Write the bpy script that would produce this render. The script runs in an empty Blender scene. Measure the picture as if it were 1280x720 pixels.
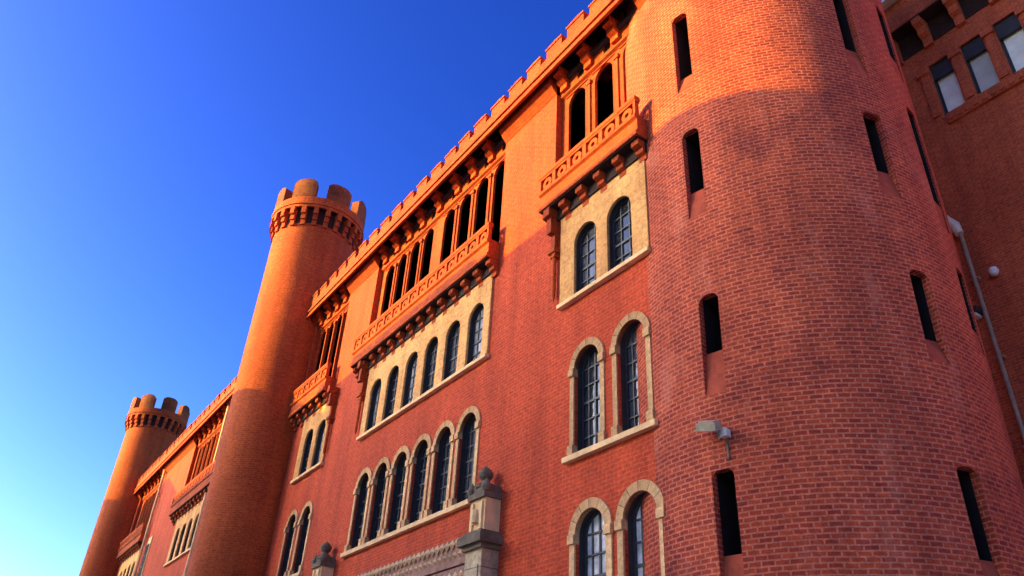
import bpy, math, random
from mathutils import Vector, Matrix
random.seed(7)
C = bpy.data.collections.new('Armory'); bpy.context.scene.collection.children.link(C)
PI = math.pi
GZ = -1.6                       # sidewalk level (the camera is the origin, at eye height)

# ------------------------------------------------------------ materials
def new_mat(name):
    m = bpy.data.materials.new(name); m.use_nodes = True
    nt = m.node_tree; b = nt.nodes['Principled BSDF']
    return m, nt, b
def ramp(nt, fac, c0, c1, p0=0.0, p1=1.0):
    r = nt.nodes.new('ShaderNodeValToRGB'); e = r.color_ramp.elements
    e[0].position = p0; e[0].color = (*c0, 1); e[1].position = p1; e[1].color = (*c1, 1)
    nt.links.new(fac, r.inputs[0]); return r.outputs[0]
def mixc(nt, mode, fac, a, b):
    m = nt.nodes.new('ShaderNodeMix'); m.data_type = 'RGBA'; m.blend_type = mode
    for i, v in ((0, fac), (6, a), (7, b)):
        if isinstance(v, (int, float)): m.inputs[i].default_value = v
        elif isinstance(v, tuple): m.inputs[i].default_value = (*v, 1)
        else: nt.links.new(v, m.inputs[i])
    return m.outputs[2]
def noise(nt, scale, detail=6, rough=.6, coord='Object', stretch=None):
    tc = nt.nodes.new('ShaderNodeTexCoord'); n = nt.nodes.new('ShaderNodeTexNoise')
    n.inputs['Scale'].default_value = scale; n.inputs['Detail'].default_value = detail; n.inputs['Roughness'].default_value = rough
    if stretch:
        mp = nt.nodes.new('ShaderNodeMapping'); mp.inputs['Scale'].default_value = stretch
        nt.links.new(tc.outputs[coord], mp.inputs[0]); nt.links.new(mp.outputs[0], n.inputs['Vector'])
    else: nt.links.new(tc.outputs[coord], n.inputs['Vector'])
    return n.outputs['Fac']
def brick_mat(name, c1, c2, mortar, bw=.24, bh=.092, ms=.013, stain=(.55, .42, .42), bump=.6, blotch=.5, patch=0.0):
    m, nt, b = new_mat(name)
    tc = nt.nodes.new('ShaderNodeTexCoord')
    wob = nt.nodes.new('ShaderNodeTexNoise'); wob.inputs['Scale'].default_value = 1.7; wob.inputs['Detail'].default_value = 4
    nt.links.new(tc.outputs['UV'], wob.inputs['Vector'])
    sub = nt.nodes.new('ShaderNodeVectorMath'); sub.operation = 'SUBTRACT'; sub.inputs[1].default_value = (.5, .5, .5)
    nt.links.new(wob.outputs['Color'], sub.inputs[0])
    sc = nt.nodes.new('ShaderNodeVectorMath'); sc.operation = 'SCALE'; sc.inputs['Scale'].default_value = .05
    nt.links.new(sub.outputs[0], sc.inputs[0])
    add = nt.nodes.new('ShaderNodeVectorMath'); add.operation = 'ADD'
    nt.links.new(tc.outputs['UV'], add.inputs[0]); nt.links.new(sc.outputs[0], add.inputs[1])
    br = nt.nodes.new('ShaderNodeTexBrick')
    br.inputs['Scale'].default_value = 1; br.inputs['Brick Width'].default_value = bw; br.inputs['Row Height'].default_value = bh
    br.inputs['Mortar Size'].default_value = ms; br.inputs['Mortar Smooth'].default_value = .35; br.inputs['Bias'].default_value = 0
    br.inputs['Color1'].default_value = (*c1, 1); br.inputs['Color2'].default_value = (*c2, 1); br.inputs['Mortar'].default_value = (*mortar, 1)
    nt.links.new(add.outputs[0], br.inputs['Vector'])
    # per-spot tint, larger blotches and soot runs
    n1 = noise(nt, 9, 3, .7, 'UV'); col = mixc(nt, 'MULTIPLY', .75, br.outputs['Color'], ramp(nt, n1, (.6, .55, .55), (1.35, 1.3, 1.3), .3, .7))
    n2 = noise(nt, .55, 6, .62); col = mixc(nt, 'MULTIPLY', blotch, col, ramp(nt, n2, stain, (1.12, 1.1, 1.08), .33, .62))
    n3 = noise(nt, 1.0, 5, .6, 'Object', (1.4, 1.4, .16)); col = mixc(nt, 'MULTIPLY', .62, col, ramp(nt, n3, (.62, .55, .55), (1.06, 1.06, 1.06), .36, .6))
    n4 = noise(nt, 38, 2, .6, 'UV'); col = mixc(nt, 'MULTIPLY', .55, col, ramp(nt, n4, (.62, .62, .62), (1.3, 1.3, 1.3), .3, .72))
    if patch:
        n5 = noise(nt, .42, 7, .68); 
        col = mixc(nt, 'MULTIPLY', patch, col, ramp(nt, n5, (1, 1, 1), (.50, .46, .62), .56, .66))
        n6 = noise(nt, .9, 6, .7, 'Object', (1.3, 1.3, .5)); fac = ramp(nt, n6, (0, 0, 0), (.34, .34, .34), .56, .70)
        col = mixc(nt, 'MIX', fac, col, (.74, .24, .14))
    oi = nt.nodes.new('ShaderNodeObjectInfo'); col = mixc(nt, 'MULTIPLY', .55, col, ramp(nt, oi.outputs['Random'], (.62, .58, .56), (1.12, 1.12, 1.1)))
    nt.links.new(col, b.inputs['Base Color']); b.inputs['Roughness'].default_value = .88
    b.inputs['Specular IOR Level'].default_value = .25
    bp = nt.nodes.new('ShaderNodeBump'); bp.inputs['Strength'].default_value = bump; bp.inputs['Distance'].default_value = .02
    ad = nt.nodes.new('ShaderNodeMath'); ad.operation = 'MULTIPLY_ADD'; ad.inputs[1].default_value = .9
    nt.links.new(n4, ad.inputs[0]); nt.links.new(br.outputs['Fac'], ad.inputs[2])
    sg = nt.nodes.new('ShaderNodeMath'); sg.operation = 'SUBTRACT'; nt.links.new(n4, sg.inputs[0]); nt.links.new(br.outputs['Fac'], sg.inputs[1])
    nt.links.new(sg.outputs[0], bp.inputs['Height']); nt.links.new(bp.outputs[0], b.inputs['Normal'])
    return m
def rough_mat(name, base, var=.25, scale=3, rough=.8, bump=.3, bscale=25, grime=.4, metallic=0, spec=.3):
    m, nt, b = new_mat(name)
    lo = tuple(c * (1 - var) for c in base); hi = tuple(min(1, c * (1 + var)) for c in base)
    col = ramp(nt, noise(nt, scale), lo, hi, .3, .7)
    col = mixc(nt, 'MULTIPLY', grime, col, ramp(nt, noise(nt, 1.2, 5, .65, 'Object', (2.5, 2.5, .5)), (.45, .4, .35), (1.05, 1.05, 1.05), .33, .58))
    nt.links.new(col, b.inputs['Base Color']); b.inputs['Roughness'].default_value = rough
    b.inputs['Metallic'].default_value = metallic; b.inputs['Specular IOR Level'].default_value = spec
    bp = nt.nodes.new('ShaderNodeBump'); bp.inputs['Strength'].default_value = bump; bp.inputs['Distance'].default_value = .02
    nt.links.new(noise(nt, bscale, 5), bp.inputs['Height']); nt.links.new(bp.outputs[0], b.inputs['Normal'])
    return m
M = {}
M['tower_brick'] = brick_mat('tower_brick', (.60, .088, .024), (.37, .043, .019), (.68, .195, .10), bw=.215, bh=.087, ms=.017, stain=(.66, .58, .62), blotch=.6, patch=.7)
M['brick'] = brick_mat('wall_brick', (.68, .082, .020), (.56, .060, .016), (.70, .13, .04), ms=.012, stain=(.74, .66, .68), bump=.4)
M['terra'] = brick_mat('terracotta_brick', (.56, .088, .011), (.42, .060, .009), (.50, .10, .022), ms=.012, stain=(.75, .66, .62), bump=.4)
M['turret_brick'] = brick_mat('turret_brick', (.60, .105, .012), (.46, .072, .010), (.58, .13, .03), ms=.012, stain=(.72, .62, .6), bump=.4)
M['cap_brick'] = brick_mat('weathered_brick', (.44, .115, .020), (.30, .075, .015), (.34, .12, .04), ms=.012, stain=(.4, .36, .34), bump=.5, blotch=.9)
M['voussoir'] = brick_mat('voussoir_stone', (.84, .52, .22), (.70, .42, .18), (.36, .22, .11), bw=.27, bh=10, ms=.010, stain=(.6, .52, .42), bump=.3, blotch=.7)
M['slit_sill'] = rough_mat('slit_sill', (.40, .066, .026), .25, 5, .85, .3, 20, .5)
M['rear_brick'] = brick_mat('rear_brick', (.66, .135, .045), (.50, .095, .035), (.58, .19, .09), stain=(.7, .6, .55))
M['buff'] = brick_mat('buff_stone', (.95, .52, .17), (.88, .46, .15), (.62, .33, .12), bw=.62, bh=.31, ms=.008, stain=(.72, .62, .5), bump=.3, blotch=.6)
M['soffit_shade'] = rough_mat('painted_soffit_shade', (.035, .018, .014), .3, 4, .95, .3, 14, .4)  # near-black colour paints the shade under overhangs and between corbels
M['trim'] = rough_mat('trim_stone', (.84, .52, .22), .15, 3, .8, .25, 20, .3)
M['grey_stone'] = brick_mat('grey_stone', (.62, .50, .28), (.54, .42, .24), (.2, .16, .1), bw=3.0, bh=.46, ms=.012, stain=(.5, .45, .38), bump=.3, blotch=.8)
M['dark_stone'] = rough_mat('dark_stone', (.17, .12, .07), .3, 4, .85, .4, 16, .5)
M['lattice'] = rough_mat('lattice_stone', (.34, .17, .11), .3, 7, .85, .5, 20, .6)
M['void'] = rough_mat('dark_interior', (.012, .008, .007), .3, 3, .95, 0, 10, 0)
M['frame'] = rough_mat('window_frame', (.035, .035, .035), .2, 5, .5, .05, 10, .2)
M['bar'] = rough_mat('window_bar', (.06, .065, .07), .2, 5, .5, .05, 10, .2)
M['pipe'] = rough_mat('painted_pipe', (.36, .24, .16), .2, 6, .55, .15, 20, .45)
M['fixture'] = rough_mat('fixture_metal', (.46, .38, .24), .25, 9, .5, .15, 20, .4, .2, .5)
M['pale'] = rough_mat('pale_metal', (.70, .60, .45), .12, 9, .5, .1, 20, .25)
M['asphalt'] = rough_mat('asphalt', (.05, .05, .052), .2, 8, .9, .5, 40, .2)
M['concrete'] = rough_mat('concrete', (.46, .38, .30), .15, 3, .9, .3, 30, .25)
M['earth'] = rough_mat('ground', (.12, .11, .08), .2, .5, .95, .3, 3, .2)
M['brown'] = rough_mat('brownstone', (.48, .27, .15), .2, 2, .85, .3, 12, .3)
M['tan'] = rough_mat('tan_render', (.62, .42, .24), .12, 2, .85, .3, 12, .3)
M['wood'] = rough_mat('door_wood', (.12, .06, .03), .3, 6, .6, .2, 12, .3)
M['roof'] = rough_mat('roofing', (.06, .055, .05), .2, 3, .9, .3, 12, .3)
M['white'] = rough_mat('white_paint', (.78, .76, .70), .08, 3, .6, .1, 12, .2)
def glass_mat(name, base, rough, v=.5):
    m, nt, b = new_mat(name)
    nt.links.new(ramp(nt, noise(nt, 1.6, 3), tuple(c * (1-v) for c in base), tuple(c * (1+v) for c in base), .35, .65), b.inputs['Base Color'])
    oi = nt.nodes.new('ShaderNodeObjectInfo'); nt.links.new(mixc(nt, 'MULTIPLY', 1.0, b.inputs['Base Color'].links[0].from_socket, ramp(nt, oi.outputs['Random'], (.35, .35, .38), (2.6, 2.5, 2.3), .2, .95)), b.inputs['Base Color'])
    b.inputs['Roughness'].default_value = rough; b.inputs['IOR'].default_value = 1.52
    bp = nt.nodes.new('ShaderNodeBump'); bp.inputs['Strength'].default_value = .12; bp.inputs['Distance'].default_value = .05
    nt.links.new(noise(nt, 2.3, 2), bp.inputs['Height']); nt.links.new(bp.outputs[0], b.inputs['Normal'])
    return m
M['glass'] = glass_mat('window_glass', (.045, .047, .05), .06)
M['glass_sky'] = glass_mat('painted_sky_glass', (.36, .40, .38), .08, .12)  # pale base colour stands in for sky reflected in the panes
M['glass_reflect'] = glass_mat('painted_reflection_glass', (.30, .30, .29), .09)  # light grey colour paints reflections on the panes, no blinds behind

# ------------------------------------------------------------ mesh helpers
def wloc(o):
    p = Vector(o.location)
    while o.parent: o = o.parent; p += Vector(o.location)
    return p
class MB:
    def __init__(s): s.v = []; s.f = []; s.uv = []; s.sm = []
    def face(s, pts, uv=None, smooth=False):
        i = len(s.v); s.v += [tuple(p) for p in pts]; s.f.append(tuple(range(i, i + len(pts)))); s.uv.append(uv); s.sm.append(smooth)
    def box(s, x0, x1, y0, y1, z0, z1, M4=None):
        P = [(x0,y0,z0),(x1,y0,z0),(x1,y1,z0),(x0,y1,z0),(x0,y0,z1),(x1,y0,z1),(x1,y1,z1),(x0,y1,z1)]
        if M4 is not None: P = [tuple(M4 @ Vector(p)) for p in P]
        for q in ((0,1,5,4),(1,2,6,5),(2,3,7,6),(3,0,4,7),(4,5,6,7),(3,2,1,0)): s.face([P[k] for k in q])
    def prism_x(s, prof, x0, x1):           # profile of (y, z), counter-clockwise seen from -x
        n = len(prof)
        for k in range(n):
            a, b = prof[k], prof[(k + 1) % n]
            s.face([(x0,*a),(x0,*b),(x1,*b),(x1,*a)])
        s.face([(x0,*p) for p in reversed(prof)]); s.face([(x1,*p) for p in prof])
    def tube(s, path, r, n=12, smooth=True):
        pr = None; path = [Vector(p) for p in path]
        for k, p in enumerate(path):
            d = (path[min(k + 1, len(path) - 1)] - path[max(k - 1, 0)]).normalized()
            a = d.cross(Vector((0.3, 1, .1))).normalized(); b = d.cross(a)
            rr = r[k] if isinstance(r, (list, tuple)) else r
            ring = [p + a * rr * math.cos(2*PI*j/n) + b * rr * math.sin(2*PI*j/n) for j in range(n)]
            if pr:
                for j in range(n): s.face([pr[j], ring[j], ring[(j+1) % n], pr[(j+1) % n]], None, smooth)
            else: s.face(ring)
            pr = ring
        s.face(list(reversed(pr)))
    def lathe(s, cx, cy, prof, n=20):
        for (r0, z0), (r1, z1) in zip(prof, prof[1:]):
            for j in range(n):
                a, b = 2*PI*j/n, 2*PI*(j+1)/n
                s.face([(cx+r0*math.cos(a),cy+r0*math.sin(a),z0),(cx+r0*math.cos(b),cy+r0*math.sin(b),z0),
                        (cx+r1*math.cos(b),cy+r1*math.sin(b),z1),(cx+r1*math.cos(a),cy+r1*math.sin(a),z1)], None, False)
    def mesh(s, name, mat, origin):
        me = bpy.data.meshes.new(name); ox, oy, oz = origin
        me.from_pydata([(x-ox, y-oy, z-oz) for x, y, z in s.v], [], s.f)
        uvl = me.uv_layers.new(name='UVMap').data; li = 0
        for f, uv, sm, poly in zip(s.f, s.uv, s.sm, me.polygons):
            poly.use_smooth = sm
            if uv is None:
                nrm = poly.normal; ax = max(range(3), key=lambda k: abs(nrm[k]))
                P = [s.v[k] for k in f]
                uv = [(p[0], p[2]) for p in P] if ax == 1 else [(p[1], p[2]) for p in P] if ax == 0 else [(p[0], p[1]) for p in P]
            for t in uv: uvl[li].uv = t; li += 1
        me.materials.append(mat); me.update(); return me
    def build(s, name, mat, parent=None, origin=None):
        if origin is None: origin = wloc(parent) if parent else (0, 0, 0)
        o = bpy.data.objects.new(name, s.mesh(name, M[mat], origin)); C.objects.link(o)
        if parent: o.parent = parent; o.location = Vector(origin) - wloc(parent)
        else: o.location = origin
        return o
def empty(name, loc, label, cat, group=None):
    o = bpy.data.objects.new(name, None); C.objects.link(o); o.location = loc; o.empty_display_size = .3
    tag(o, label, cat, group); return o
def tag(o, label, cat, group=None):
    o['label'] = label; o['category'] = cat
    if group: o['group'] = group
    return o
def struct(o, label):
    o['kind'] = 'structure'; o['label'] = label; return o
def inst(me, name, parent, loc, rz=0):
    o = bpy.data.objects.new(name, me); C.objects.link(o); o.parent = parent
    o.location = Vector(loc) - wloc(parent); o.rotation_euler.z = rz; return o

# ------------------------------------------------------------ walls with openings (front faces -y)
def arch_pts(xl, xr, zb, zt, kind, n=12):
    """polyline over the opening head, left to right"""
    w = xr - xl; xc = (xl + xr) / 2
    if kind == 'arch': rise = w / 2
    elif kind == 'seg': rise = w * .22
    else: return [(xl, zt), (xr, zt)]
    return [(xc - w/2*math.cos(PI*k/n), zt - rise + rise*math.sin(PI*k/n)) for k in range(n + 1)]
def band(mb, x0, x1, z0, z1, y, ops=(), depth=.3):
    x = x0
    q = lambda a, b, c, d: mb.face([(a,y,c),(b,y,c),(b,y,d),(a,y,d)]) if b > a + 1e-6 and d > c + 1e-6 else None
    for xl, xr, zb, zt, kind in sorted(ops):
        q(x, xl, z0, z1); q(xl, xr, z0, zb)
        P = arch_pts(xl, xr, zb, zt, kind)
        for a, b in zip(P, P[1:]):
            mb.face([(a[0],y,a[1]),(b[0],y,b[1]),(b[0],y,z1),(a[0],y,z1)])
            mb.face([(a[0],y,a[1]),(a[0],y+depth,a[1]),(b[0],y+depth,b[1]),(b[0],y,b[1])])
        mb.face([(xl,y,zb),(xl,y+depth,zb),(xl,y+depth,P[0][1]),(xl,y,P[0][1])])
        mb.face([(xr,y,zb),(xr,y,P[-1][1]),(xr,y+depth,P[-1][1]),(xr,y+depth,zb)])
        mb.face([(xl,y,zb),(xr,y,zb),(xr,y+depth,zb),(xl,y+depth,zb)])
        x = xr
    q(x, x1, z0, z1)
_cache = {}
def window_meshes(w, h, kind, depth, bars, glass, ring):
    """frame, pane, surround for an opening w x h whose sill centre on the wall face is the origin"""
    key = (w, h, kind, depth, bars, glass, ring)
    if key in _cache: return _cache[key]
    P = arch_pts(-w/2, w/2, 0, h, kind); y = depth
    f = MB(); t = .055
    out = [(-w/2, 0)] + P + [(w/2, 0)]
    Pi = arch_pts(-w/2 + t, w/2 - t, t, h - t, kind); inn = [(-w/2 + t, t)] + Pi + [(w/2 - t, t)]
    if kind == 'rect': out = [(-w/2,0),(-w/2,h),(w/2,h),(w/2,0)]; inn = [(-w/2+t,t),(-w/2+t,h-t),(w/2-t,h-t),(w/2-t,t)]
    n = len(out)
    for k in range(n):
        a, b, c, d = out[k], out[(k+1) % n], inn[(k+1) % n], inn[k]
        f.face([(a[0],y-.06,a[1]),(d[0],y-.06,d[1]),(c[0],y-.06,c[1]),(b[0],y-.06,b[1])])
        f.face([(d[0],y-.06,d[1]),(d[0],y,d[1]),(c[0],y,c[1]),(c[0],y-.06,c[1])])
    for a, b in zip(out, out[1:]):
        e = .006; sx = lambda p: (p[0] - math.copysign(e, p[0]) if abs(p[0]) > e else p[0], p[1] - (e if p[1] > .1 else -e))
        a2, b2 = sx(a), sx(b)
        f.face([(a2[0],.07,a2[1]),(a2[0],y,a2[1]),(b2[0],y,b2[1]),(b2[0],.07,b2[1])])
    fr = f.mesh('window', M['frame'], (0, 0, 0))
    g = MB(); ys = y - .012
    base = [(-w/2 + .01, 0.01)] + [(a*.98, b - .01) for a, b in P] + [(w/2 - .01, 0.01)]
    g.face([(a, ys, b) for a, b in reversed(base)]); pane = g.mesh('pane', M[glass], (0, 0, 0))
    bm = MB(); nx, nz = bars; tb = .016
    for k in range(1, nx):
        x = -w/2 + w*k/nx; rise = (h - w/2 + math.sqrt(max(0, (w/2)**2 - x*x))) if kind == 'arch' else h
        tt = tb * (1.5 if nx % 2 == 0 and k == nx//2 else 1)
        bm.box(x - tt, x + tt, y - .045, y - .013, .03, rise - .03)
    for k in range(1, nz):
        z = h*k/nz; hw = w/2 - .03
        if kind == 'arch' and z > h - w/2: hw = math.sqrt(max(.001, (w/2)**2 - (z - h + w/2)**2)) - .03
        tt = tb * (1.8 if k == nz//2 else 1)
        bm.box(-hw, hw, y - .050, y - .014, z - tt, z + tt)
    bars_m = bm.mesh('glazing_bar', M['bar'], (0, 0, 0))
    sur = None
    if ring:
        s = MB(); rt, proud = ring
        o2 = [(-w/2 - rt, 0)] + arch_pts(-w/2 - rt, w/2 + rt, 0, h + rt, kind) + [(w/2 + rt, 0)]
        in2 = [(-w/2, 0)] + P + [(w/2, 0)]
        sp = h - w/2
        for k in range(len(o2) - 1):
            a, b, c, d = o2[k], o2[k+1], in2[k+1], in2[k]
            if k == 0 or k == len(o2) - 2: continue            # jambs come as colonettes
            s.face([(a[0],-proud,a[1]),(d[0],-proud,d[1]),(c[0],-proud,c[1]),(b[0],-proud,b[1])], [(k*.135,5),(k*.135,5.1),(k*.135+.135,5.1),(k*.135+.135,5)])
            s.face([(a[0],-proud,a[1]),(b[0],-proud,b[1]),(b[0],.02,b[1]),(a[0],.02,a[1])])
            s.face([(d[0],-proud,d[1]),(d[0],.14,d[1]),(c[0],.14,c[1]),(c[0],-proud,c[1])])
        for sx in (-1, 1):
            xa, xb = sorted((sx*(w/2 - .004), sx*(w/2 + rt)))
            s.box(xa, xb, -proud - .035, .1, sp - .16, sp + .02)          # impost
            s.box(xa, xb, -proud - .035, .1, .0, .22)                     # base block
            s.box(xa + .02, xb - .02, -proud + .012, .1, .22, sp - .16)   # shaft
        sur = s.mesh('window_surround', M['voussoir'], (0, 0, 0))
    _cache[key] = (fr, pane, bars_m, sur); return _cache[key]
def window(par, xc, y, z0, w, h, kind='arch', depth=.22, bars=(3, 4), glass='glass', ring=None):
    fr, pane, bm, sur = window_meshes(w, h, kind, depth, bars, glass, ring)
    o = inst(fr, 'window', par, (xc, y, z0)); inst(pane, 'pane', o, (xc, y, z0)); inst(bm, 'glazing_bar', o, (xc, y, z0))
    if sur: inst(sur, 'window_surround', o, (xc, y, z0))
    return o

# ------------------------------------------------------------ wing features
YP = 9.5        # parapet face
def corbel_mesh(name, w, prof, mat):
    m = MB(); m.prism_x(prof, -w/2, w/2); return m.mesh(name, M[mat], (0, 0, 0))
cor_bal = corbel_mesh('corbel', .24, [(.5,-.52),(.36,-.52),(.36,-.38),(.26,-.34),(.26,-.22),(.12,-.18),(.12,-.03),(.5,-.03)], 'terra')
def merlon_mesh(w, h, t, mat):
    m = MB(); c = .07
    P = [(-w/2,0),(w/2,0),(w/2,h-c),(w/2-c*1.2,h-.02),(0,h+.015),(-w/2+c*1.2,h-.02),(-w/2,h-c)]
    m.face([(a,0,b) for a, b in P]); m.face([(a,t,b) for a, b in reversed(P)])
    for k in range(len(P)):
        a, b = P[k], P[(k+1) % len(P)]
        m.face([(a[0],0,a[1]),(a[0],t,a[1]),(b[0],t,b[1]),(b[0],0,b[1])])
    m.box(-w/2-.03, w/2+.03, -.035, -.002, h-.16, h-.09)
    return m.mesh('merlon', M[mat], (0, 0, 0))
mer = merlon_mesh(.74, .50, .42, 'terra')
def parapet(par, x0, x1, piers, z=18.0):
    m = MB()
    m.prism_x([(YP,z),(YP,z+.22),(YP-.06,z+.22),(YP-.06,z+.32),(YP+.02,z+.36),(YP+.02,z+.74),(YP+.50,z+.74),(YP+.50,z+.70),(YP+.07,z+.68),(YP+.07,z)][::-1], x0, x1)
    m.prism_x([(YP-.05,z-.06),(YP-.05,z+.06),(YP-.002,z+.06),(YP-.002,z-.06)][::-1], x0, x1)
    for a, b in piers: m.prism_x([(9.99,z-.40),(9.70,z-.05),(9.70,z+.62),(9.99,z+.62)][::-1], a, b); m.box(a, b, 9.992, 10.3, z+.07, z+.66)
    p = m.build('parapet', 'terra', par)
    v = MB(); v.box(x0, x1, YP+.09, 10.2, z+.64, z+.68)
    v.box(x0, x1, YP+.071, YP+.078, z+.005, z+.64); v.build('soffit_shade', 'soffit_shade', p)  # dark sheets paint the shade inside the parapet overhang
    n = int((x1 - x0) / 1.0); s = (x1 - x0) / n
    for k in range(n):
        o = inst(mer, 'merlon', p, (x0 + (k + .5)*s + random.uniform(-.03, .03), YP + .03 + random.uniform(-.015, .015), z + .735 + random.uniform(-.02, .01)), random.uniform(-.015, .015))
        o.scale = (random.uniform(.95, 1.03), 1, random.uniform(.95, 1.05))
    return p
def balcony(par, x0, x1, z=12.98, yf=9.56):
    m = MB()
    m.prism_x([(yf,z),(yf,z+.12),(yf+.05,z+.16),(yf+.05,z+.50),(yf-.02,z+.54),(yf-.02,z+.64),(10.2,z+.64),(10.2,z)][::-1], x0, x1)
    b = m.build('balcony', 'terra', par)
    v = MB(); v.box(x0+.03, x1-.03, yf+.05, 9.99, z-.03, z-.003); v.box(x0+.1, x1-.05, 9.88, 9.925, z-.36, z-.03); v.build('soffit_shade', 'soffit_shade', b)  # shade painted dark under the balcony and on the wall between corbels
    r = MB(); r.box(x0-.02, x1+.02, yf-.02, yf+.16, z+1.10, z+1.22)
    r.box(x0-.02, x1+.02, yf-.002, yf+.14, z+1.03, z+1.10)
    n = max(2, round((x1 - x0)/.62)); s = (x1 - x0)/n
    for k in range(n + 1):
        x = x0 + k*s; r.box(max(x0, x-.07), min(x1, x+.07), yf+.004, yf+.13, z+.64, z+1.03)
    for k in range(n):                                            # pierced ring in every bay of the rail
        xc = x0 + (k+.5)*s; zc = z + .835; R, q = .185, .07
        for j in range(16):
            a, c = 2*PI*j/16, 2*PI*(j+1)/16
            for ya, sg in ((yf+.03, 1), (yf+.11, -1)):
                F = [(xc+R*math.cos(a),ya,zc+R*math.sin(a)),(xc+R*math.cos(c),ya,zc+R*math.sin(c)),(xc+q*math.cos(c),ya,zc+q*math.sin(c)),(xc+q*math.cos(a),ya,zc+q*math.sin(a))]
                r.face(F if sg < 0 else F[::-1])
            r.face([(xc+R*math.cos(a),yf+.03,zc+R*math.sin(a)),(xc+R*math.cos(a),yf+.11,zc+R*math.sin(a)),(xc+R*math.cos(c),yf+.11,zc+R*math.sin(c)),(xc+R*math.cos(c),yf+.03,zc+R*math.sin(c))])
            r.face([(xc+q*math.cos(a),yf+.03,zc+q*math.sin(a)),(xc+q*math.cos(c),yf+.03,zc+q*math.sin(c)),(xc+q*math.cos(c),yf+.11,zc+q*math.sin(c)),(xc+q*math.cos(a),yf+.11,zc+q*math.sin(a))])
    r.build('balustrade', 'terra', b)
    x = x0 + .14
    while x < x1 - .05:
        inst(cor_bal, 'corbel', b, (x, 9.56, z)); x += .70
    return b
cor_mach = corbel_mesh('corbel', .30, [(.03,-.56),(-.11,-.56),(-.11,-.38),(-.25,-.32),(-.25,-.14),(-.40,-.08),(-.40,.14),(.03,.14)], 'terra')
def arcade(par, x0, x1, centres, w=.76, zt=17.33, y=10.22):
    m = MB()
    ops = [(c - w/2, c + w/2, 13.70, zt + .02, 'arch') for c in centres]
    band(m, x0, x1, 13.60, 17.42, y, ops, .09)
    # corbel table with dark openings and shadow-shaped slots standing out over the arcade
    yc = 10.12; vc = [c*.99 for c in centres]; vw = .31
    m.face([(x0,y,17.42),(x1,y,17.42),(x1,yc,17.47),(x0,yc,17.47)][::-1])
    shadow_tails = [(c+.02, c+vw, 17.60, 18.02, 'seg') for c in vc if c+vw < x1-.02]  # narrow dark slots imitating the shadow each bracket casts on the wall
    mains = [(max(x0+.02, c-vw), min(x1-.02, c+vw), 18.02, 18.68, 'rect') for c in vc if c-vw < x1-.1]
    band(m, x0, x1, 17.47, 18.02, yc, shadow_tails, .05); band(m, x0, x1, 18.02, 18.68, yc, mains, .05)
    for c in centres:                                             # thin imposts and a hood over every opening
        m.box(c-w/2-.10, c+w/2+.10, y-.035, y+.01, zt+.02, zt+.06)
    for xa, sg in ((x0, 1), (x1, -1)):                            # sides of the recess
        F = [(xa,10.0,13.6),(xa,y,13.6),(xa,y,17.6),(xa,10.0,17.6)]; m.face(F if sg > 0 else F[::-1])
    a = m.build('arcade', 'terra', par)
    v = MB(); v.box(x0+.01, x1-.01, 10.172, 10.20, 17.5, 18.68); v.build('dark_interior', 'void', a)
    ordc = sorted(vc)
    for p_, q_ in zip([ordc[0]-1.05] + ordc, ordc + [ordc[-1]+1.05]):
        xm = (p_+q_)/2
        if x0+.16 < xm < x1-.1: inst(cor_mach, 'corbel', a, (xm, yc, 18.14))
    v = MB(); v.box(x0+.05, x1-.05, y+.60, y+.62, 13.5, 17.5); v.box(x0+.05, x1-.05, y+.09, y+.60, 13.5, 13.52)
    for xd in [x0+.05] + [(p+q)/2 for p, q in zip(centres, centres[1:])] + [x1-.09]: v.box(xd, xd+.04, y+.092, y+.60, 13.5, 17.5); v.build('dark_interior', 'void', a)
    for xa, xb in zip(centres[1:], centres):
        if abs(xa - xb) < 1.3:
            s = MB(); xm = (xa + xb)/2; s.box(xm-.045, xm+.045, y-.05, y+.0, 13.65, zt-.28); s.box(xm-.09, xm+.09, y-.08, y+.0, zt-.28, zt-.14)
            s.build('pilaster_strip', 'terra', a)
    return a
def sill(par, x0, x1, z, proud=.10, mat='trim', h=.14):
    m = MB(); m.prism_x([(10.0-proud,z-h),(10.0-proud,z-.02),(10.05-.0,z),(10.05,z-h)][::-1], x0, x1); return m.build('sill', mat, par)
def stone_panel(par, x0, x1, centres, w=.84, z0=10.0, z1=12.9, zt=11.93, y=9.93, **kw):
    m = MB(); band(m, x0, x1, z0, z1, y, [(c-w/2, c+w/2, z0+.02, zt, 'arch') for c in centres], .3)
    for xa, sg in ((x0, -1), (x1, 1)):
        F = [(xa,y,z0),(xa,y,z1),(xa,10.02,z1),(xa,10.02,z0)]; m.face(F if sg < 0 else F[::-1])
    p = m.build('stone_panel', 'buff', par)
    for i, c in enumerate(centres):
        window(par, c, y, z0+.02, w, zt-z0-.02, 'arch', .24, (3, 5), 'glass_reflect' if (i*7) % 5 < 2 else 'glass')
    sill(par, x0-.03, x1+.03, z0, .14, 'trim', .12)
    return p

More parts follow.
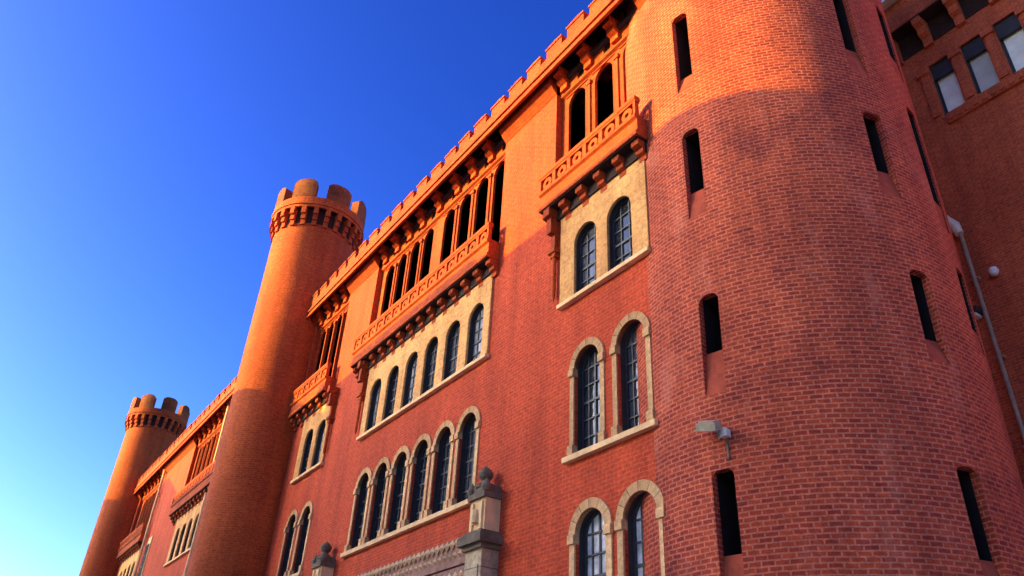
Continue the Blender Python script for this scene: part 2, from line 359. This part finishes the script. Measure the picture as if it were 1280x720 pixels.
# ------------------------------------------------------------ near wing
def wing(name, label, x0, x1, bays, lower_ops, depth=12.0):
    """bays: (x0, x1, arcade centres, upper window centres, panel x0, x1, middle-row centres)"""
    root = empty(name, ((x0+x1)/2, 10, GZ), label, 'building')
    m = MB()
    mid = [(c-.43, c+.43, 6.05, 8.50, 'arch') for b in bays for c in b[6]]
    band(m, x0, x1, GZ, 5.3, 10, lower_ops, .35)
    band(m, x0, x1, 5.3, 9.2, 10, mid, .30)
    edges = sorted([(b[4], b[5]) for b in bays])
    x = x0
    for a, b in edges + [(x1, x1)]:
        band(m, x, a, 9.2, 12.96, 10); x = b
    for a, b in edges: band(m, a, b, 9.2, 10.0, 10)
    piers = []; x = x0
    for b in sorted(bays): piers.append((x, b[0])); x = b[1]
    piers.append((x, x1)); piers = [p for p in piers if p[1]-p[0] > .05]
    for a, b in piers: band(m, a, b, 12.96, 18.0, 10)
    for a, b in sorted((b[0], b[1]) for b in bays): band(m, a, b, 12.96, 13.6, 10)
    m.box(x0, x1, 10.9, 10+depth, GZ, 17.9)
    wall = m.build('wall', 'brick', root)
    r = MB(); r.box(x0, x1, 10.0, 10+depth, 17.92, 18.06); r.build('roof', 'roof', root)
    parapet(root, x0, x1, piers)
    for b in bays:
        balcony(root, b[0]-.10, b[1]+.06 if b[1] < x1-.3 else b[1]); arcade(root, b[0], b[1], b[2])
        stone_panel(root, b[4], b[5], b[3])
        if b[6]:
            for i, c in enumerate(b[6]): window(root, c, 10, 6.05, .86, 2.45, 'arch', .26, (4, 6), 'glass', (.175, .045))
            sill(root, min(b[6])-.72, max(b[6])+.70, 6.05, .13)
    return root, wall
near_bays = [(-13.62, -9.95, [-12.93, -11.75, -10.57], [-12.22, -10.98], -13.2, -10.05, [-12.22, -10.78]),
             (-25.5, -16.32, [-16.92-1.08*k for k in range(4)] + [-21.65-1.03*k for k in range(4)], [-17.2-1.305*k for k in range(6)], -24.55, -16.45, [-17.20-1.29*k for k in range(6)]),
             (-31.85, -28.2, [-28.72, -29.6, -30.48, -31.36], [-28.52, -29.78], -30.75, -27.75, [-28.52, -29.95])]
low = [(c-.46, c+.46, 2.30, 4.80, 'arch') for c in (-12.12, -10.68, -28.52, -29.95)]
W1, wall1 = wing('armory_wing', 'red brick wing with balconies and arched windows between the wide round tower and middle turret',
                 -32.15, -9.6, near_bays, low + [(-22.9, -18.1, GZ+.0, 4.2, 'arch')])
for c in (-12.12, -10.68, -28.52, -29.95): window(W1, c, 10, 2.30, .92, 2.50, 'arch', .26, (4, 6), 'glass_reflect', (.20, .05))
sill(W1, -12.92, -9.95, 2.30, .13); sill(W1, -30.7, -27.8, 2.30, .13)
# portal: carved stone face, door and two stone pilasters
m = MB(); band(m, -24.95, -16.5, GZ, 4.42, 9.86, [(-22.85, -18.15, GZ, 4.05, 'arch')], .3)
m.face([(-24.95,9.86,4.42),(-16.5,9.86,4.42),(-16.5,10.0,4.47),(-24.95,10.0,4.47)])
portal = m.build('portal', 'lattice', W1)
m = MB()
for k in range(34):                                              # raised diamonds in a cornice over the doorway
    xc = -24.83 + .245*k
    for (zc, r0, yy) in ((4.98, .135, 9.80), (4.72, .10, 9.84)):
        xo = xc + (.12 if zc < 4.9 else 0)
        T = (xo, yy-.07, zc); Q = [(xo-r0*.82,yy+.03,zc),(xo,yy+.03,zc-r0),(xo+r0*.82,yy+.03,zc),(xo,yy+.03,zc+r0)]
        for j in range(4): m.face([Q[j], Q[(j+1) % 4], T])
fz = m.build('carved_frieze', 'trim', portal)
m = MB(); m.box(-24.95, -16.5, 9.86, 9.99, 4.47, 5.12); m.build('frieze_ground', 'lattice', fz)
m = MB()
for j in range(9):
    for k in range(30):
        xc = -24.6 + .27*k + (.135 if j % 2 else 0); zc = 4.25 - .2*j
        if (xc+20.5)**2 + max(0, zc-1.7)**2 < 2.55**2 or xc > -16.65: continue
        Q = [(xc-.10,9.858,zc),(xc,9.858,zc-.085),(xc+.10,9.858,zc),(xc,9.858,zc+.085)]
        for i in range(4): m.face([Q[i], Q[(i+1) % 4], (xc, 9.81, zc)])
m.build('carved_diaper', 'trim', portal)
m = MB(); m.box(-22.9, -18.1, 10.32, 10.4, GZ, 4.15)
for k in range(9): m.box(-22.8+.52*k, -22.74+.52*k, 10.29, 10.32, GZ, 4.0)
m.build('door', 'wood', portal)
def pil(xc, lab):
    m = MB(); w = .35
    m.box(xc-w, xc+w, 9.55, 10, GZ, 4.55)
    m.box(xc-w+.1, xc+w-.1, 9.52, 9.55, GZ+1, 4.2)
    p = m.build('pilaster', 'grey_stone', W1); p['label'] = lab
    m = MB(); m.box(xc-w-.06, xc+w+.06, 9.48, 10, 4.55, 4.66); m.box(xc-w-.15, xc+w+.15, 9.38, 10, 4.66, 4.86); m.box(xc-w-.05, xc+w+.05, 9.46, 10, 4.86, 4.95)
    m.build('pilaster_cap', 'dark_stone', p)
    m = MB(); m.box(xc-w+.03, xc+w-.03, 9.58, 10, 4.95, 5.72); m.box(xc-w+.10, xc-w+.2, 9.53, 9.58, 5.0, 5.65); m.box(xc+w-.2, xc+w-.1, 9.53, 9.58, 5.0, 5.65)
    m.box(xc-.16, xc+.16, 9.54, 9.58, 5.15, 5.5)
    m.lathe(xc, 9.545, [(.0,5.12),(.10,5.16),(.13,5.3),(.10,5.45),(.0,5.5)], 10)
    m.build('carved_block', 'trim', p)
    m = MB(); m.box(xc-w-.02, xc+w+.02, 9.5, 10, 5.72, 5.86); m.box(xc-w+.05, xc+w-.05, 9.55, 10, 5.86, 6.05)
    for sx in (-1, 1): m.lathe(xc+sx*(w-.04), 9.58, [(.0,5.84),(.10,5.86),(.13,5.97),(.09,6.07),(.03,6.13),(0,6.2)], 10)
    m.lathe(xc, 9.74, [(.0,5.9),(.23,6.0),(.25,6.08),(.13,6.15),(.10,6.2),(.17,6.28),(.19,6.37),(.15,6.46),(.07,6.52),(0,6.58)], 16)
    m.build('finial', 'dark_stone', p)
pil(-15.75, 'weathered stone pilaster with urn finial on the right of the portal'); pil(-25.35, 'weathered stone pilaster with urn finial on the left of the portal')
# slim colonettes under the ends of the balconies
for xc in (-13.42, -24.86, -27.62):
    m = MB(); m.tube([(xc,9.90,10.35),(xc,9.90,11.50)], .055, 10); m.tube([(xc,9.9,10.2),(xc,9.9,10.35)], [.01,.055], 10)
    c = m.build('colonette', 'terra', W1)
    m = MB(); m.box(xc-.15, xc+.15, 9.78, 10, 11.62, 11.72); m.box(xc-.10, xc+.10, 9.83, 10, 11.50, 11.62); m.build('capital', 'terra', c)
    m = MB(); m.box(xc-.09, xc+.09, 9.84, 10, 11.75, 12.2); m.box(xc-.09, xc+.09, 9.70, 10, 12.2, 12.7); m.box(xc-.12,xc+.12,9.6,10,12.7,12.96); m.build('bracket', 'terra', c)

# ------------------------------------------------------------ far wing
fb = [(-51.6, -37.4, [-38.4-1.04*k for k in range(13)], [-39.0-1.33*k for k in range(9)], -50.7, -38.2, [-39.0-1.33*k for k in range(9)]),
      (-66.6, -59.6, [-60.4-1.04*k for k in range(6)], [-60.9-1.33*k for k in range(4)], -66.0, -60.1, [-60.9-1.33*k for k in range(4)])]
W2, wall2 = wing('armory_wing', 'far brick wing with drainpipes, between the middle turret and the farthest turret',
                 -67.6, -36.0, fb, [(c-.46, c+.46, 2.30, 4.80, 'arch') for c in (-40,-43,-46,-49)])
for c in (-40,-43,-46,-49): window(W2, c, 10, 2.30, .92, 2.50, 'arch', .26, (4, 6), 'glass', (.20, .05))
m = MB(); m.box(-58.05, -57.05, 9.93, 10.0, 10.0, 12.9); wp = m.build('stone_panel', 'trim', W2)
window(W2, -57.55, 9.915, 10.25, .6, 2.2, 'rect', .012, (2, 3), 'glass')

# ------------------------------------------------------------ round towers
def tower(name, label, cx, cy, r, z1, mat, slits=(), nseg=96, top=(1.0, .60, 1.12, .30), nmer=8, mer_w=31, ncor=32, ph=0, taper=0.0, lean=0.0):
    root = empty(name, (cx, cy, GZ), label, 'tower')
    hc, hp, hm, proj = top
    A = [(-PI + 2*PI*k/nseg) for k in range(nseg)]
    Z = [GZ + (z1-GZ)*k/24 for k in range(25)]
    for th, w, zs, zb, zt in slits:
        A += [th - w/2/r, th + w/2/r]; Z += [zs, zb, zt]
    A = sorted(set(round(a, 5) for a in A)); Z = sorted(set(round(z, 4) for z in Z))
    # drop grid angles that crowd a slit edge
    keep = [round(th + s*w/2/r, 5) for th, w, *_ in slits for s in (-1, 1)]
    A = [a for a in A if a in keep or all(abs(a-k) > .004 for k in keep)]
    R = lambda z: r * (1 - taper * min(1, max(0, (10.5 - z)/6)))
    lz = lambda z: lean * min(1, max(0, (10.5 - z)/6))
    P = lambda a, rr, z: (cx - lz(z)*.925 + rr*math.cos(a), cy - lz(z)*.379 + rr*math.sin(a), z)
    m = MB()
    for i, a in enumerate(A):
        b = A[(i+1) % len(A)]; bb = b if b > a else b + 2*PI
        for z, zz in zip(Z, Z[1:]):
            ac, zc = (a+bb)/2, (z+zz)/2
            if any(abs(((ac-th+PI) % (2*PI))-PI) < w/2/r and zs < zc < zt for th, w, zs, zb, zt in slits): continue
            m.face([P(a,R(z),z),P(bb,R(z),z),P(bb,R(zz),zz),P(a,R(zz),zz)], [(a*r,z),(bb*r,z),(bb*r,zz),(a*r,zz)], True)
    dark = []; sills = []
    for th, w, zs, zb, zt in slits:
        a, b = th - w/2/r, th + w/2/r; ri = R(zb) - (.035 if w == .47 else .15)
        sl_ = MB(); sl_.face([P(a,R(zs)-.012,zs),P(b,R(zs)-.012,zs),P(b,ri,zb),P(a,ri,zb)]); sills.append(sl_)
        m.face([P(a,R(zt),zt),P(a,ri,zt),P(b,ri,zt),P(b,R(zt),zt)])
        m.face([P(a,R(zs),zs),P(a,ri,zb),P(a,ri,zt),P(a,R(zt),zt)]); m.face([P(b,R(zs),zs),P(b,R(zt),zt),P(b,ri,zt),P(b,ri,zb)])
        dark.append((a, b, ri, zb, zt))
    for th, w, zs, zb, zt in slits:
        hw = w/2/r
        for sg in (-1, 1):
            for fr, dz in ((.28, .10), (.55, .05)):
                T = [P(th+sg*hw, R(zt)-.012, zt), P(th+sg*hw, R(zt)-.012, zt-dz*1.3), P(th+sg*hw*(1-fr), R(zt)-.012, zt)]
                m.face(T if sg < 0 else T[::-1], [(th*r, zt)]*3)
    wall = m.build('wall', mat, root)
    me = wall.data
    for q in sills: q.build('slit_sill', 'slit_sill', root)
    for a, b, ri, zb, zt in dark:
        d = MB(); e = .002; rd = ri - .5
        d.face([P(a,rd,zb),P(b,rd,zb),P(b,rd,zt),P(a,rd,zt)]); d.face([P(a,ri,zb),P(a,rd,zb),P(a,rd,zt),P(a,ri,zt)]); d.face([P(b,ri,zt),P(b,rd,zt),P(b,rd,zb),P(b,ri,zb)])
        d.face([P(a,ri,zb),P(b,ri,zb),P(b,rd,zb),P(a,rd,zb)]); d.face([P(a,ri,zt),P(a,rd,zt),P(b,rd,zt),P(b,ri,zt)])
        am = (a+b)/2
        d.build('arrow_slit', 'void', root)
    # corbelled crown
    c = MB(); rc = r + proj
    cw = .115; c.box(-.30, .10, -cw, cw, 0, hc*.30); c.box(-.30, .19, -cw, cw, hc*.30, hc*.58); c.box(-.30, proj+.0, -cw, cw, hc*.58, hc*.99)
    cm = c.mesh('corbel', M[mat], (0, 0, 0))
    p = MB(); n = 72
    for k in range(n):
        a, b = 2*PI*k/n, 2*PI*(k+1)/n
        prof = [(r-.3, z1-.02),(rc,z1-.02),(rc,z1+.14),(rc+.05,z1+.14),(rc+.05,z1+.26),(rc,z1+.28),(rc,z1+hp),(rc-.45,z1+hp),(rc-.45,z1-.02)]
        for (r0, q0), (r1, q1) in zip(prof, prof[1:]):
            p.face([P(a,r0,q0),P(b,r0,q0),P(b,r1,q1),P(a,r1,q1)], [(a*r,q0+r0),(b*r,q0+r0),(b*r,q1+r1),(a*r,q1+r1)])
    pp = p.build('parapet', mat, root)
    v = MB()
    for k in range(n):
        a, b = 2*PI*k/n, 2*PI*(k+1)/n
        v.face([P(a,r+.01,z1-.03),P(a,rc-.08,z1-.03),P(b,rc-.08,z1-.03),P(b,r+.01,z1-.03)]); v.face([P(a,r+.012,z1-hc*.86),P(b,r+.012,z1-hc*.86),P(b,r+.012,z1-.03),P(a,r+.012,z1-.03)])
    v.build('soffit_shade', 'soffit_shade', pp)  # dark rings paint the shade between the crown corbels
    d = MB(); d.face([P(2*PI*k/48, rc-.4, z1+.3) for k in range(48)]); d.build('roof', 'roof', root)
    for k in range(ncor):
        a = 2*PI*(k+.5)/ncor; inst(cm, 'corbel', pp, P(a, r, z1-hc), a)
    for k in range(nmer):
        a0 = ph + 2*PI*k/nmer; hw = math.radians(mer_w)/2*random.uniform(.94, 1.04); q = MB(); N = 8
        hh = hm*random.uniform(.94, 1.04)
        top_z = lambda t: z1+hp + hh*(1 - .20*abs(2*t-1)**3.5)
        for j in range(N):
            t0, t1 = j/N, (j+1)/N; a, b = a0-hw+2*hw*t0, a0-hw+2*hw*t1; ro, rin = rc-.004, rc-.44
            q.face([P(a,ro,z1+hp-.005),P(b,ro,z1+hp-.005),P(b,ro,top_z(t1)),P(a,ro,top_z(t0))], [(a*r,0),(b*r,0),(b*r,hm),(a*r,hm)], True)
            q.face([P(b,rin,z1+hp-.005),P(a,rin,z1+hp-.005),P(a,rin,top_z(t0)),P(b,rin,top_z(t1))])
            q.face([P(a,ro,top_z(t0)),P(b,ro,top_z(t1)),P(b,rin,top_z(t1)),P(a,rin,top_z(t0))])
        for a, t, s in ((a0-hw, 0, 1), (a0+hw, 1, -1)):
            F = [P(a,rc-.44,z1+hp),P(a,rc,z1+hp),P(a,rc,top_z(t)),P(a,rc-.44,top_z(t))]; q.face(F if s > 0 else F[::-1])
        q.build('merlon', 'cap_brick' if mat == 'turret_brick' else mat, pp)
    return root
NX, NY, NR = -9.30, 13.42, 3.53
def th_at(azdeg):       # angle round the near tower of the surface point seen at this azimuth
    d = Vector((math.sin(math.radians(azdeg)), math.cos(math.radians(azdeg)))); c = Vector((NX, NY))
    b = d.dot(c); q = b*b - c.dot(c) + NR*NR
    p = d * (b - math.sqrt(max(q, 0))); v = p - c
    return math.atan2(v.y, v.x), p.length
slits = []
for azd, w, rows in ((-40.95, .42, ((16.15,14.15,13.6),(12.35,10.75,10.0),(8.10,6.95,6.05),(4.68,3.32,2.6))),
                     (-25.45, .46, ((16.3,14.3,13.4),(12.2,10.75,10.0),(8.35,7.0,6.5),(4.65,3.25,2.7))),
                     (-22.55, .47, ((16.6,14.9,14.2),(13.2,10.6,9.9),(9.0,7.7,7.2)))):
    th, d = th_at(azd)
    for zt, zb, zs in rows: slits.append((th + (0 if zt > 9.5 else .055 if azd > -30 else .022), w, zs, zb, zt))
T1 = tower('round_tower', 'wide round red brick tower in the right foreground with tall narrow slits', NX, NY, NR, 27.0, 'tower_brick', slits, 180, top=(1.2, .9, 1.4, .4), ncor=44, taper=.0085, lean=.09)
T2 = tower('round_tower', 'middle round brick turret with battlements, half sunlit, between the two wings', -34.1, 9.66, 2.06, 24.12, 'turret_brick',
           [(math.radians(193), .3, 15.6, 15.8, 17.2), (math.radians(190), .3, 19.4, 19.6, 21.4)], 96, ph=math.radians(-106+18), ncor=24)
T3 = tower('round_tower', 'farthest and smallest-looking round brick turret with battlements at the left edge of the building', -69.3, 9.85, 2.06, 24.5, 'turret_brick',
           [(math.radians(-100), .4, 21.9, 22.0, 22.7)], 72, ph=math.radians(-98+14), ncor=24)

# ------------------------------------------------------------ rear block, seen to the right of the near tower
YR = 22.0
RB = empty('rear_block', (0, YR, GZ), 'tall plain brick block behind the right side of the wide round tower with glazed windows', 'building')
m = MB()
rw = [(-7.78+1.12*k, .72) for k in range(8)]
band(m, -14, 8, GZ, 18.6, YR)
band(m, -14, 8, 18.6, 22.6, YR, [(c-w/2, c+w/2, 19.60, 22.0, 'rect') for c, w in rw], .3)
band(m, -14, 8, 22.6, 25.2, YR)
m.box(-14, 8, YR+.32, YR+10, GZ, 25.2)
m.build('wall', 'rear_brick', RB)
for c, w in rw:
    o = window(RB, c, YR, 19.60, w, 2.40, 'rect', .27, (1, 1), 'glass_sky')
    m = MB(); m.box(c-w/2+.01, c+w/2-.01, YR+.10, YR+.20, 21.35, 21.99); m.build('window_head', 'frame', o)
m = MB(); m.box(-8.05, 8, YR-.12, YR-.002, 19.18, 19.58)
for k in range(56): m.box(-8.0+.28*k, -7.86+.28*k, YR-.17, YR-.12, 19.24, 19.48)
m.build('sill', 'rear_brick', RB)
for k in range(9):
    xc = -8.34+1.12*k
    m = MB(); m.box(xc-.13, xc+.13, YR-.06, YR-.002, 19.74, 21.65); m.box(xc-.20, xc+.20, YR-.14, YR-.002, 21.65, 21.95)
    m.build('pilaster', 'rear_brick', RB)
m = MB(); m.prism_x([(YR-.62,23.9),(YR-.62,24.6),(YR-.02,24.6),(YR-.02,23.9)][::-1], -14, 8); m.box(-14, 8, YR-.50, YR-.01, 24.6, 25.25)
rp = m.build('parapet', 'rear_brick', RB)
m = MB(); m.box(-14, 8, YR-.60, YR-.03, 23.86, 23.89); m.box(-14, 8, YR-.03, YR-.003, 22.9, 23.86); m.build('soffit_shade', 'soffit_shade', rp)  # near-black sheets paint the shade under the rear cornice
m = MB(); m.box(-15.2, -10.9, 15.5, 21.9, 18.1, 26.5); m.build('added_sun_blocker', 'rear_brick', RB)  # unseen block added to keep the sun off the rear wall
for k in range(18):
    xc = -13.6 + 1.15*k
    m = MB(); m.prism_x([(YR-.02,22.75),(YR-.16,22.75),(YR-.16,23.1),(YR-.36,23.2),(YR-.36,23.5),(YR-.58,23.6),(YR-.58,23.88),(YR-.02,23.88)][::-1], xc-.15, xc+.15)
    m.build('corbel', 'rear_brick', rp)
m = MB(); m.box(-14, 8, YR-.86, YR-.40, 25.27, 25.36); m.build('gutter', 'pale', RB)
m = MB(); m.box(-14, 8, YR-.4, YR+10, 25.27, 25.5); m.build('roof', 'roof', RB)

# ------------------------------------------------------------ drainpipes and fittings
def drainpipe(label, x, y, z0, z1, r=.06, head=True, group=None, bend=None, pm='trim'):
    o = empty('drainpipe', (x, y, z0), label, 'drainpipe', group)
    m = MB(); pts = [(x,y-.14,z0),(x,y-.14,z1)] + ([(x+bend[0],y-.14,z1+bend[1]), (x+bend[0], y-.14, z1+bend[1]+bend[2])] if bend else [])
    m.tube(pts, r, 12); m.build('pipe', pm, o)
    z = z0 + 2
    while z < z1:
        m = MB(); m.box(x-r-.05, x+r+.05, y-.16, y, z-.04, z+.04); m.build('clamp', pm, o); z += 2.6
    return o
drainpipe('pale drainpipe running down beside the left edge of the middle turret', -44.55, 9.98, GZ, 18.3, .10, group='drainpipes on the far wing')
drainpipe('pale drainpipe on the far wing between its last two bays, nearest the farthest turret', -58.9, 9.98, GZ, 18.0, .09, group='drainpipes on the far wing')
dp = drainpipe('light metal drainpipe on the rear block behind the wide round tower', -8.72, YR, GZ, 15.2, .062, bend=(-.62, 1.25, 0.2), pm='pipe')
m = MB(); m.tube([(-9.10,YR-.2,15.95),(-8.80,YR-.2,15.35),(-8.72,YR-.2,15.0)], [.12,.17,.12], 12); m.tube([(-9.34,YR-.2,16.4),(-9.22,YR-.2,16.2)], .12, 10)
m.build('pipe_collar', 'pale', dp)
# floodlight on the near tower
th, d = th_at(-41.1)
az = math.radians(-41.1); fx, fy = NX + (NR-.025)*math.cos(th) - .075, NY + (NR-.025)*math.sin(th) - .03
FL = empty('floodlight', (fx, fy, 5.40), 'weathered box floodlight on the near round tower just above its lowest left slit', 'floodlight')
MT = Matrix.Translation((fx, fy, 5.34)) @ Matrix.Rotation(th, 4, 'Z') @ Matrix.Translation((0, .10, 0)) @ Matrix.Scale(.74, 4)     # local +x points out of the wall
m = MB(); H = MT @ Matrix.Translation((.34,-.02,.02)) @ Matrix.Rotation(math.radians(24), 4, 'Y') @ Matrix.Rotation(math.radians(-12), 4, 'X')
m.box(-.16,.16,-.24,.24,-.04,.09,H); m.box(-.12,.12,-.19,.19,.09,.14,H)
m.box(-.20,.20,-.28,.28,-.075,-.042,H)
m.build('housing', 'fixture', FL)
m = MB(); m.box(-.155,.155,-.235,.235,-.086,-.077,H); m.build('lens', 'glass', FL)
m = MB(); m.tube([MT @ Vector((0,.12,-.06)), MT @ Vector((.18,.12,-.08)), MT @ Vector((.34,.10,.0))], .028, 8); m.box(-.02,.04,.02,.22,-.18,.06,MT); m.build('bracket', 'fixture', FL)
m = MB(); m.box(.02,.20,.16,.34,-.22,-.04,MT); m.build('junction_box', 'pale', FL)
m = MB(); m.box(-.02,.03,.20,.24,-.7,-.2,MT); m.build('conduit', 'dark_stone', FL)
# small fittings on the rear block
def wall_lamp(label, x, z, s=1.0):
    o = empty('wall_lamp', (x, YR, z), label, 'wall lamp', 'wall lamps on the rear block')
    m = MB(); m.box(x-.26*s, x+.26*s, YR-.42*s, YR-.02, z+.02, z+.20*s); m.build('hood', 'frame', o)
    m = MB(); m.box(x-.22*s, x+.18*s, YR-.38*s, YR-.06, z-.07*s, z+.015); m.build('lens', 'white', o)
wall_lamp('dark hooded wall lamp with pale underside left of the light drainpipe', -9.05, 12.22)
o = empty('security_camera', (-8.15, YR, 13.35), 'small round white camera on the rear block right of the light drainpipe', 'camera')
m = MB(); m.lathe(-8.15, YR-.17, [(0,13.2),(.10,13.24),(.14,13.35),(.10,13.46),(0,13.5)], 14); m.build('dome', 'white', o)
m = MB(); m.box(-8.2, -8.1, YR-.12, YR, 13.42, 13.5); m.build('bracket', 'white', o)

# ------------------------------------------------------------ street
m = MB(); m.box(-400, 400, -400, 400, GZ-.6, GZ-.30); struct(m.build('ground', 'earth'), 'flat ground around the armory')
m = MB(); m.box(-200, 120, -12.5, -2.2, GZ-.28, GZ-.14); struct(m.build('road', 'asphalt'), 'asphalt street in front of the armory')
m = MB(); m.box(-200, 120, -2.0, 24, GZ-.28, GZ); struct(m.build('sidewalk', 'concrete'), 'concrete pavement at the foot of the armory wall')
m = MB(); m.box(-200, 120, -2.2, -2.0, GZ-.28, GZ-.005); struct(m.build('kerb', 'grey_stone'), 'stone kerb between street and pavement')
m = MB(); m.box(-200, 120, -50, -12.5, GZ-.28, GZ-.002); struct(m.build('far_sidewalk', 'concrete'), 'pavement across the street')
hs = [(-101,-86,24.5,'brown','widest brownstone row house across the street, at the far left end of the row'), (-86,-72.5,24.2,'tan','tall tan row house across the street near the far left end'),
      (-72.5,-60,20.9,'brown','brown row house across the street beside the tall tan one'), (-60,-46.4,20.9,'tan','tan row house across the street left of the low shop'),
      (-46.4,-43.4,12.2,'brown','low narrow building in the gap between the tan row houses'), (-43.4,-32,20.5,'tan','tan row house across the street right of the low building'),
      (-32,-20,20.2,'brown','brown row house across the street facing the portal'), (-20,-8,20.0,'tan','tan row house across the street facing the wide round tower'), (-8,12,20.0,'brown','brown row house at the right end of the row across the street')]
for x0, x1, zt, mt, lab in hs:
    x0 -= 21; x1 -= 21; zt += 10.2; yb = -50
    o = empty('row_house', ((x0+x1)/2, yb, GZ), lab, 'house', 'row houses across the street')
    m = MB(); m.box(x0, x1, yb-12, yb, GZ, zt); m.build('wall', mt, o)
    m = MB(); m.box(x0+.02, x1-.02, yb+.002, yb+.2, zt-.8, zt-.05); m.build('cornice', 'white', o)
    n = max(1, int((x1-x0)/2.6)); m0 = MB(); m0.box(-.5,.5,-.02,.06,0,1.8); me = m0.mesh('window', M['glass'], (0,0,0))
    f = 0
    while GZ + 1.2 + f*3.4 + 2 < zt - 1:
        for k in range(n): inst(me, 'window', o, (x0+(k+.5)*(x1-x0)/n, yb+.02, GZ+1.2+f*3.4))
        f += 1

# ------------------------------------------------------------ light, sky, camera
sc = bpy.context.scene
EL = math.radians(14.0); hx, hy = -.514, -.858
w = bpy.data.worlds.new('World'); sc.world = w; w.use_nodes = True; nt = w.node_tree
bg = nt.nodes['Background']; sky = nt.nodes.new('ShaderNodeTexSky'); sky.sky_type = 'NISHITA'; sky.sun_disc = False
sky.sun_elevation = EL; sky.sun_rotation = math.atan2(hx, hy) % (2*PI); sky.altitude = 20; sky.air_density = 1.0; sky.dust_density = 2.1; sky.ozone_density = 3.0
hs_ = nt.nodes.new('ShaderNodeHueSaturation'); hs_.inputs['Saturation'].default_value = 1.25; hs_.inputs['Hue'].default_value = .521; hs_.inputs['Value'].default_value = .495
nt.links.new(sky.outputs[0], hs_.inputs['Color']); gm = nt.nodes.new('ShaderNodeGamma'); gm.inputs['Gamma'].default_value = 1.6; nt.links.new(hs_.outputs[0], gm.inputs['Color']); nt.links.new(gm.outputs[0], bg.inputs['Color']); bg.inputs['Strength'].default_value = .15
sl = bpy.data.lights.new('Sun', 'SUN'); sl.energy = 2.1; sl.angle = math.radians(.13); sl.color = (1.0, .60, .0)
so = bpy.data.objects.new('Sun', sl); C.objects.link(so)
dvec = Vector((hx*math.cos(EL), hy*math.cos(EL), math.sin(EL))); so.rotation_euler = dvec.to_track_quat('Z', 'Y').to_euler(); so.location = dvec*60
cam = bpy.data.cameras.new('Camera'); co = bpy.data.objects.new('Camera', cam); C.objects.link(co); sc.camera = co
f = 989.0; VX = Vector((-791, 581, f)); VZ = Vector((90, -1560, f))
X = (-VX).normalized(); Z = VZ.normalized(); Z = (Z - X*Z.dot(X)).normalized(); Y = Z.cross(X)
# rows of (X,Y,Z) map picture axes (right, down, forward) to the world; Blender's camera looks along -z with y up
Rm = Matrix((X, Y, Z)); cr = Rm @ Matrix(((1,0,0),(0,-1,0),(0,0,-1)))
co.matrix_world = cr.to_4x4(); co.location = (0, 0, 0)
cam.sensor_width = 36; cam.lens = 36*f/1280; cam.clip_start = .05; cam.clip_end = 2000
vs = sc.view_settings; vs.view_transform = 'Standard'; vs.look = 'None'; vs.exposure = 2.5; vs.gamma = 1
sc.render.engine = 'CYCLES'; sc.cycles.max_bounces = 6
